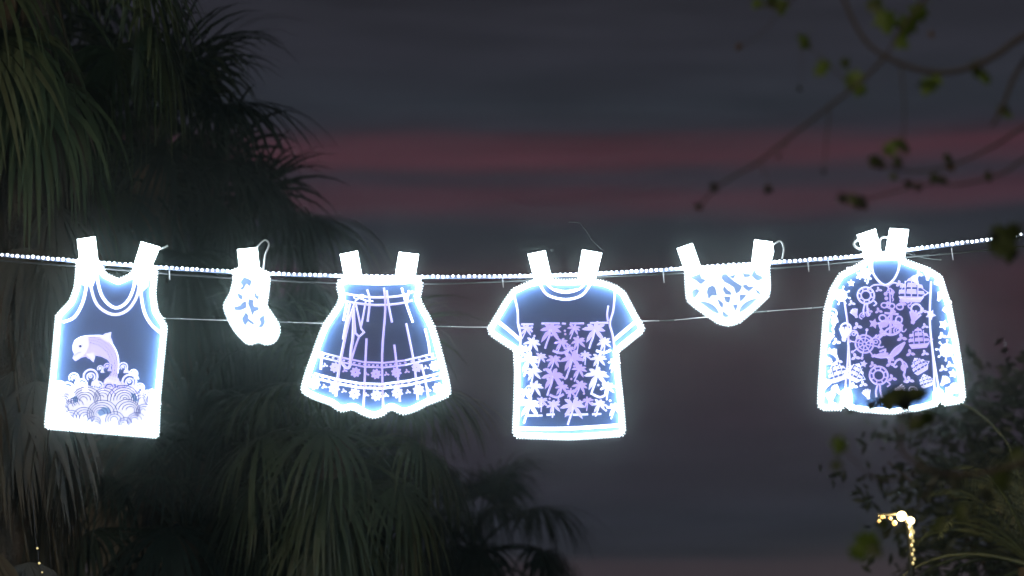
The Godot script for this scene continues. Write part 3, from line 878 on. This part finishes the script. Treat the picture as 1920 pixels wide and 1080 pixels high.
		for l in s:
			var o := []
			for v in l[0]: o.append(c + Vector2(v[0], -v[1]) * k)
			ridge(st, o, 0.0024, 0.0014, 0.0108 + 0.0001 * n, false, 6)
			n += 1
		part("wave_arc", done(st), M.groove, gar)
	etch_shape("clear_gap", [[318, 910], [345, 885], [368, 890], [380, 910], [355, 915], [330, 925]], M.patch, false, 0.0092, 0.0112)
	etch_shape("clear_gap", [[478, 815], [500, 825], [512, 855], [492, 850]], M.patch, false, 0.0092, 0.0112)
	etch_shape("clear_gap", [[195, 840], [215, 830], [222, 850], [208, 862]], M.patch, false, 0.0092, 0.0112)
	lead([[600, 122], [625, 118], [655, 104]], 0.006)

func lead(pts: Array, r := 0.0055):
	var o := []
	for q in spline(ZZ(pts), false, 5): o.append(Vector3(q.x, q.y, 0.0))
	var st := sheet(); tube(st, o, [r], 6)
	part("lead_wire", done(st), M.white_wire, gar)

func build_sock():
	garment("sock_light", "glowing white sock panel with pale blue flecks on a single peg", "light panel", Vector3(410, 430, 4.692), Vector2(470, 506), 0.032,
		[[150, 352], [138, 440], [108, 560], [62, 645], [55, 700], [110, 830], [170, 920], [240, 990], [290, 1006], [350, 982], [410, 1006], [480, 992], [518, 940], [530, 865], [490, 785], [435, 705], [416, 668], [430, 560], [440, 450], [432, 395], [360, 352]],
		[[[176, 192], [335, 176], [355, 365], [196, 360]]], 4.2)
	etch_shape("sock_print", [[165, 370], [150, 450], [125, 560], [80, 650], [75, 700], [130, 820], [190, 905], [255, 975], [350, 960], [410, 985], [470, 970], [500, 925], [510, 870], [470, 800], [415, 715], [396, 668], [412, 560], [420, 450], [412, 400], [355, 368]], M.etch[0])
	for q in [[[195, 470], [225, 430], [260, 440], [290, 460], [275, 500], [245, 475], [215, 530], [190, 530], [220, 500]], [[165, 565], [210, 590], [205, 620], [180, 605]], [[320, 560], [335, 590], [352, 590], [350, 620], [325, 600]], [[140, 690], [190, 680], [215, 650], [240, 640], [240, 690], [200, 710], [150, 710]],
		[[270, 620], [305, 630], [300, 660], [315, 690], [350, 690], [352, 708], [310, 725], [300, 755], [282, 700], [265, 660]], [[210, 790], [240, 740], [260, 760], [255, 785], [310, 830], [305, 840], [260, 808], [235, 845], [220, 820]], [[362, 790], [400, 760], [405, 820], [385, 860], [355, 860], [380, 830]]]:
		etch_shape("clear_gap", q, M.patch, false, 0.0092, 0.0112)
	lead([[325, 178], [365, 125], [405, 95], [435, 110], [440, 150], [412, 220], [402, 290], [395, 345]])

func build_skirt():
	garment("skirt_light", "glowing white gathered skirt panel with a drawstring and two rows of flowers", "light panel", Vector3(400, 430, 3.0), Vector2(712, 518), 0.03,
		[[708, 292], [702, 330], [714, 385], [690, 440], [620, 545], [565, 690], [502, 880], [520, 925], [600, 962], [665, 985], [715, 1020], [785, 1008], [830, 1032], [895, 1056], [955, 1042], [1000, 1008], [1065, 1036], [1140, 1016], [1200, 984], [1300, 945], [1328, 900], [1282, 700], [1235, 540], [1162, 402], [1165, 345], [1170, 300], [1130, 278], [935, 272], [745, 280]],
		[[[720, 150], [808, 132], [832, 270], [745, 275]], [[1050, 138], [1150, 150], [1130, 268], [1030, 262]]], 4.5)
	for q in [[[745, 300], [850, 308], [950, 310], [1060, 306], [1130, 296]], [[740, 362], [850, 380], [950, 384], [1060, 374], [1125, 350]], [[735, 405], [850, 422], [940, 427], [1050, 418], [1120, 400]]]: etch_line("waistband_line", q, 4.5)
	var pleats := [[[960, 330], [968, 450], [950, 700], [955, 1000]], [[865, 340], [880, 400], [868, 520]], [[975, 345], [985, 420], [1005, 525]], [[1060, 330], [1085, 420], [1122, 525]], [[1085, 530], [1130, 760], [1150, 960]], [[1018, 650], [1035, 800], [1050, 970]], [[862, 615], [845, 1000]], [[752, 420], [732, 515]], [[800, 410], [762, 520], [735, 640], [705, 800], [690, 940]], [[790, 450], [786, 600], [775, 680], [770, 765], [748, 780], [722, 748]], [[1190, 560], [1210, 640], [1218, 710]], [[612, 690], [605, 790]], [[1170, 760], [1192, 850], [1210, 950]], [[1100, 345], [1085, 420]], [[770, 420], [745, 540], [730, 620]]]
	for q in pleats: etch_line("pleat_line", q, 4.6 if q.size() < 5 else 6.0)
	etch_line("drawstring", [[800, 410], [815, 480], [832, 560], [848, 580], [820, 605], [800, 585], [795, 520], [790, 440]], 4.0, null, false)
	etch_line("drawstring", [[858, 405], [845, 480], [832, 545]], 4.0); etch_line("drawstring", [[820, 605], [800, 660], [775, 745]], 4.0)
	motif("bow", 822, 385, 30, 0.0, [[ring_pts(-0.55, -0.1, 0.5, 0.32, 0.0, TAU, 10), 0.16, true], [ring_pts(0.45, -0.2, 0.45, 0.35, 0.0, TAU, 10), 0.16, true], [[[0.2, 0.2], [1.4, 0.6], [2.6, 0.7]], 0.2], [[[-0.2, 0.2], [-0.8, 0.7]], 0.2]], [ring_pts(0, 0, 0.26, 0.26, 0.0, TAU, 8)], M.etch[0])
	var bands := [[[[598, 692], [720, 722], [850, 748], [960, 752], [1080, 738], [1240, 700]], 3.6, null], [[[592, 718], [720, 748], [850, 774], [960, 778], [1080, 764], [1248, 724]], 3.6, null], [[[568, 812], [700, 846], [830, 868], [950, 872], [1100, 852], [1288, 808]], 4.4, 0], [[[560, 834], [700, 870], [830, 892], [950, 896], [1100, 876], [1294, 832]], 4.4, 0]]
	for b in bands:
		for i in range(0, b[0].size() - 1):
			var q: Array = [b[0][i], b[0][i + 1]]
			etch_line("trim_band", q, b[1], M.etch[0] if b[2] != null else null)
	for row in [[[[598, 705], [720, 735], [850, 761], [960, 765], [1080, 751], [1244, 712]], 44], [[[564, 823], [700, 858], [830, 880], [950, 884], [1100, 864], [1291, 820]], 50]]:
		var o := spline(ZZ(row[0]), false, 9)
		for i in o.size():
			if i % 2 == 0:
				var st := sheet(); var p: Vector2 = o[i]
				plate(st, [p + Vector2(-0.008, -0.004), p + Vector2(0.006, -0.005), p + Vector2(0.008, 0.004), p + Vector2(-0.006, 0.005)], 0.005, 0.0085)
				part("trim_stitch", done(st), etch_for(p), gar)
	for q in [[685, 778], [800, 805], [915, 815], [1030, 805], [1145, 778], [1245, 770]]: daisy(q[0], q[1], 31)
	for q in [[570, 870], [680, 895], [795, 925], [918, 935], [1035, 920], [1155, 905], [1265, 895]]: daisy(q[0], q[1], 34)
	for q in [[630, 766], [740, 795], [862, 815], [975, 815], [1090, 800], [1197, 778], [625, 885], [735, 910], [862, 932], [972, 934], [1096, 915], [1210, 905]]: sprig(q[0], q[1], 17)

func build_tee():
	garment("tshirt_light", "glowing white t-shirt panel printed with palm trees, in the middle of the line", "light panel", Vector3(890, 430, 2.634), Vector2(1062, 516), 0.03,
		[[340, 248], [270, 262], [190, 298], [150, 355], [70, 488], [78, 518], [198, 598], [203, 700], [200, 850], [193, 1008], [208, 1026], [470, 1035], [725, 1018], [740, 1000], [728, 850], [712, 700], [706, 604], [826, 508], [834, 486], [800, 430], [738, 312], [700, 283], [640, 260], [560, 248], [450, 256]],
		[[[268, 130], [345, 115], [375, 250], [300, 255]], [[535, 110], [622, 125], [590, 255], [512, 248]]], 4.1, false)
	etch_line("collar_line", [[320, 268], [360, 325], [450, 347], [530, 326], [572, 270]], 5.0)
	etch_line("collar_line", [[345, 262], [390, 300], [450, 314], [515, 298], [550, 262]], 4.0)
	etch_line("collar_line", [[392, 296], [450, 306], [508, 296]], 3.0)
	etch_line("seam_line", [[195, 325], [212, 400], [215, 470], [228, 530], [222, 600]], 4.5); etch_line("seam_line", [[692, 310], [684, 400], [667, 465], [680, 520], [690, 590]], 4.5)
	etch_line("seam_line", [[660, 378], [654, 420], [658, 455]], 4.0); etch_line("seam_line", [[212, 460], [222, 485], [226, 520]], 4.0)
	etch_line("cuff_line", [[110, 452], [165, 495], [226, 548]], 7.0); etch_line("cuff_line", [[805, 448], [745, 498], [686, 548]], 7.0)
	etch_line("hem_line", [[218, 984], [460, 984], [716, 968]], 7.5)
	rng.seed = 9
	for q in [[375, 497, 52], [592, 497, 52], [480, 640, 54], [387, 725, 54], [603, 720, 54], [268, 645, 46], [270, 868, 50], [487, 872, 52], [690, 655, 30], [690, 880, 32]]: palm_motif(q[0], q[1], q[2] * 1.06)
	for q in [[285, 560, 38], [510, 553, 38], [428, 560, 34], [466, 590, 26], [325, 630, 30], [392, 645, 38], [546, 622, 28], [612, 640, 38], [288, 705, 40], [515, 693, 36], [295, 778, 40], [520, 772, 38], [430, 780, 34], [474, 805, 26], [330, 850, 30], [388, 868, 36], [556, 848, 28], [616, 864, 36], [255, 492, 30], [490, 490, 32], [640, 560, 34], [655, 780, 36], [246, 592, 26], [248, 808, 30]]: palm_motif(q[0], q[1], q[2], rng.randf_range(-0.25, 0.1))
	for q in [[[385, 600], [430, 612], [465, 596]], [[600, 600], [640, 610], [672, 596]], [[370, 818], [405, 830], [440, 815]], [[582, 815], [620, 830], [655, 812]]]: etch_line("leaf_spray", q, 5.0)
	for q in [[230, 470, 290, 470], [330, 466, 420, 466], [430, 466, 450, 468], [470, 466, 540, 466], [570, 464, 660, 462], [255, 920, 335, 920], [355, 916, 395, 914], [445, 914, 480, 916], [485, 916, 560, 914], [580, 914, 625, 912]]: etch_line("print_edge", [[q[0], q[1]], [q[2], q[3]]], 4.0)
	for i in 40: motif("dot_motif", rng.randf_range(245, 680), rng.randf_range(478, 900), 6, 0.0, [], [ring_pts(0, 0, 1, 1, 0.0, TAU, 6)])

func build_briefs():
	garment("briefs_light", "glowing white underpants panel with pale blue patches between flowers", "light panel", Vector3(1250, 420, 5.144), Vector2(1362, 502), 0.03,
		[[185, 452], [190, 600], [202, 735], [270, 798], [400, 885], [500, 955], [600, 975], [700, 945], [800, 860], [900, 770], [980, 690], [990, 600], [978, 425], [820, 404], [560, 425], [320, 428]],
		[[[110, 250], [240, 206], [322, 440], [180, 450]], [[852, 170], [1008, 190], [1020, 275], [978, 425], [822, 415]]], 4.1, false)
	etch_shape("briefs_print", [[205, 470], [210, 600], [222, 725], [285, 780], [410, 868], [510, 935], [600, 952], [690, 928], [785, 842], [885, 755], [960, 680], [970, 600], [958, 445], [820, 425], [560, 446], [320, 448]], M.etch[0])
	for q in [[[232, 520], [290, 500], [318, 485], [330, 530], [370, 545], [330, 580], [300, 560], [285, 545]], [[245, 650], [290, 632], [310, 650], [285, 690], [262, 715], [248, 690]], [[400, 620], [440, 600], [465, 620], [480, 690], [450, 690], [430, 690], [405, 722], [390, 660]], [[538, 492], [575, 490], [600, 520], [650, 560], [722, 605], [702, 650], [670, 670], [650, 612], [600, 580], [560, 560], [535, 530]],
		[[610, 512], [660, 495], [640, 525]], [[735, 475], [750, 488], [800, 490], [798, 508], [750, 512]], [[820, 500], [845, 450], [862, 490], [910, 510], [925, 528], [880, 547], [850, 530]], [[735, 600], [760, 588], [790, 612], [835, 610], [790, 650], [752, 622]], [[555, 705], [610, 710], [600, 760], [570, 750]], [[705, 690], [762, 690], [740, 720], [710, 748]], [[545, 850], [580, 880], [600, 892], [560, 900], [540, 880]], [[640, 790], [682, 780], [665, 835]],
		[[552, 605], [580, 640], [612, 660], [622, 682], [570, 680], [545, 640]], [[492, 730], [540, 770], [535, 812], [515, 790]], [[860, 640], [885, 655], [905, 682], [878, 670]]]: etch_shape("clear_gap", q, M.patch, false, 0.0092, 0.0112)
	etch_shape("leg_opening", [[322, 756], [380, 756], [430, 775], [475, 810], [505, 865], [470, 862], [420, 835], [370, 795]], M.patch, true, 0.0092, 0.0112)
	etch_shape("leg_opening", [[702, 858], [708, 815], [745, 770], [800, 738], [870, 722], [825, 775], [770, 820]], M.patch, true, 0.0092, 0.0112)
	lead([[1005, 215], [1040, 190], [1085, 165], [1115, 185], [1130, 240], [1122, 300], [1115, 335]])

func build_jacket():
	garment("sailor_shirt_light", "glowing white long-sleeved shirt panel with anchors, ships and life rings, rightmost on the line", "light panel", Vector3(1510, 410, 2.77), Vector2(1655, 478), 0.03,
		[[318, 196], [302, 226], [180, 290], [132, 370], [102, 480], [85, 700], [72, 900], [70, 974], [92, 990], [186, 990], [204, 965], [210, 905], [216, 905], [222, 985], [300, 1000], [450, 1010], [600, 990], [688, 966], [686, 905], [692, 905], [708, 955], [724, 966], [812, 952], [826, 930], [815, 820], [788, 640], [752, 450], [704, 300], [640, 260], [512, 215], [498, 192]],
		[[[272, 92], [358, 64], [392, 200], [312, 205]], [[440, 60], [528, 66], [508, 200], [415, 195]]], 4.1, false)
	etch_line("collar_line", [[345, 215], [350, 280], [385, 330], [420, 346], [460, 315], [484, 262], [486, 212]], 4.5); etch_line("collar_line", [[385, 206], [440, 210], [490, 206]], 5.0)
	etch_line("placket_line", [[425, 346], [438, 390], [440, 452]], 3.0); etch_line("yoke_line", [[326, 376], [350, 348], [400, 344], [425, 352]], 3.0); etch_line("yoke_line", [[430, 352], [462, 334], [522, 358]], 3.0)
	etch_line("collar_line", [[330, 225], [332, 290], [320, 340]], 3.0)
	etch_line("seam_line", [[203, 430], [220, 560], [222, 700], [206, 890]], 4.0); etch_line("seam_line", [[222, 640], [232, 800], [228, 975]], 4.0); etch_line("seam_line", [[652, 328], [645, 500], [655, 650], [686, 850], [700, 950]], 4.0); etch_line("seam_line", [[655, 640], [668, 800], [668, 955]], 4.0)
	for q in [[416, 392], [420, 415], [428, 440]]: motif("button", q[0], q[1], 10, 0.0, [], [ring_pts(0, 0, 1, 1, 0.0, TAU, 9)])
	starfish(237, 336, 20); starfish(355, 546, 28, 0.3); starfish(302, 755, 20, 0.2); starfish(718, 552, 28, 0.4); starfish(765, 806, 24, 0.1); starfish(650, 500, 28, 0.5)
	life_ring(314, 400, 50); life_ring(380, 815, 54)
	ship_motif(550, 375, 66, 0.05); ship_motif(588, 625, 54, -0.05); ship_motif(590, 765, 42, -0.5); ship_motif(255, 800, 48, 0.5); ship_motif(165, 800, 50, -0.3); ship_motif(625, 845, 34, -0.3)
	anchor_motif(444, 530, 80, 0.1); wheel_motif(306, 652, 64, 0.2); wheel_motif(732, 685, 44, 0.1); wheel_motif(184, 400, 40, 0.3); wheel_motif(310, 285, 34, 0.0)
	bird_motif(430, 700, 76, 0.0); seahorse(500, 770, 46, 0.0); seahorse(140, 530, 44, 0.2); seahorse(445, 385, 26, 0.0)
	shell_motif(256, 492, 28, -0.4); shell_motif(565, 512, 40, 0.3); shell_motif(205, 600, 42, 0.2); shell_motif(320, 912, 30, -0.3); shell_motif(570, 320, 28, -0.5); shell_motif(490, 885, 30, 1.4); shell_motif(130, 930, 34, 0.0); shell_motif(745, 905, 34, 0.5)
	for q in [[270, 560, 18], [380, 480, 15], [500, 440, 18], [395, 600, 17], [500, 620, 20], [260, 720, 18], [350, 760, 15], [440, 755, 18], [545, 700, 18], [620, 700, 15], [330, 480, 14], [240, 440, 14], [380, 370, 13], [490, 340, 16], [450, 830, 18], [300, 860, 16], [540, 840, 18], [250, 870, 16], [610, 480, 16], [620, 560, 14]]: sprig(q[0], q[1], q[2] * 1.45)
	for q in [[125, 620, 30, 0.2], [112, 745, 30, 1.0], [150, 700, 26, -0.5], [110, 860, 30, 0.4], [160, 890, 30, -0.8], [225, 275, 26, 0.6], [700, 405, 28, 0.5], [735, 480, 28, -0.4], [755, 600, 26, 0.8], [785, 750, 28, 0.2], [775, 880, 30, -0.3], [722, 845, 30, 0.7], [690, 335, 26, -0.9], [635, 295, 28, 0.1]]: shell_motif(q[0], q[1], q[2], q[3])
	for q in [[160, 640, 24], [130, 690, 22], [170, 740, 24], [140, 960, 24], [740, 430, 22], [710, 610, 24], [750, 760, 22], [715, 780, 24], [760, 930, 24], [590, 290, 22], [280, 300, 20]]: sprig(q[0], q[1], q[2])
	for q in [[365, 640, 24, 0.3], [480, 580, 22, -0.4], [250, 600, 22, 0.2], [530, 430, 22, 0.8], [300, 505, 20, -0.6], [560, 895, 24, 0.6]]: motif("wave_motif", q[0], q[1], q[2], q[3], [[ring_pts(0, 0, 1, 0.8, 2.4, 7.0, 10), 0.35], [[[0.7, 0.6], [1.3, 0.9], [1.9, 0.5]], 0.3], [ring_pts(0, 0, 0.4, 0.35, 0.0, TAU, 8), 0.25, true]], [])
	motif("rope_motif", 575, 470, 26, 0.0, [[ring_pts(0, 0, 1, 1, 0.0, TAU, 12), 0.4, true]], []); motif("rope_motif", 210, 570, 26, 0.0, [[ring_pts(0, 0, 1, 1, 0.0, TAU, 12), 0.4, true]], []); motif("rope_motif", 140, 492, 22, 0.0, [[ring_pts(0, 0, 1, 1, 0.0, TAU, 12), 0.4, true]], [])
	lead([[275, 105], [252, 128], [262, 148], [290, 160]], 0.007); lead([[388, 150], [388, 112], [408, 96], [432, 102]], 0.006)
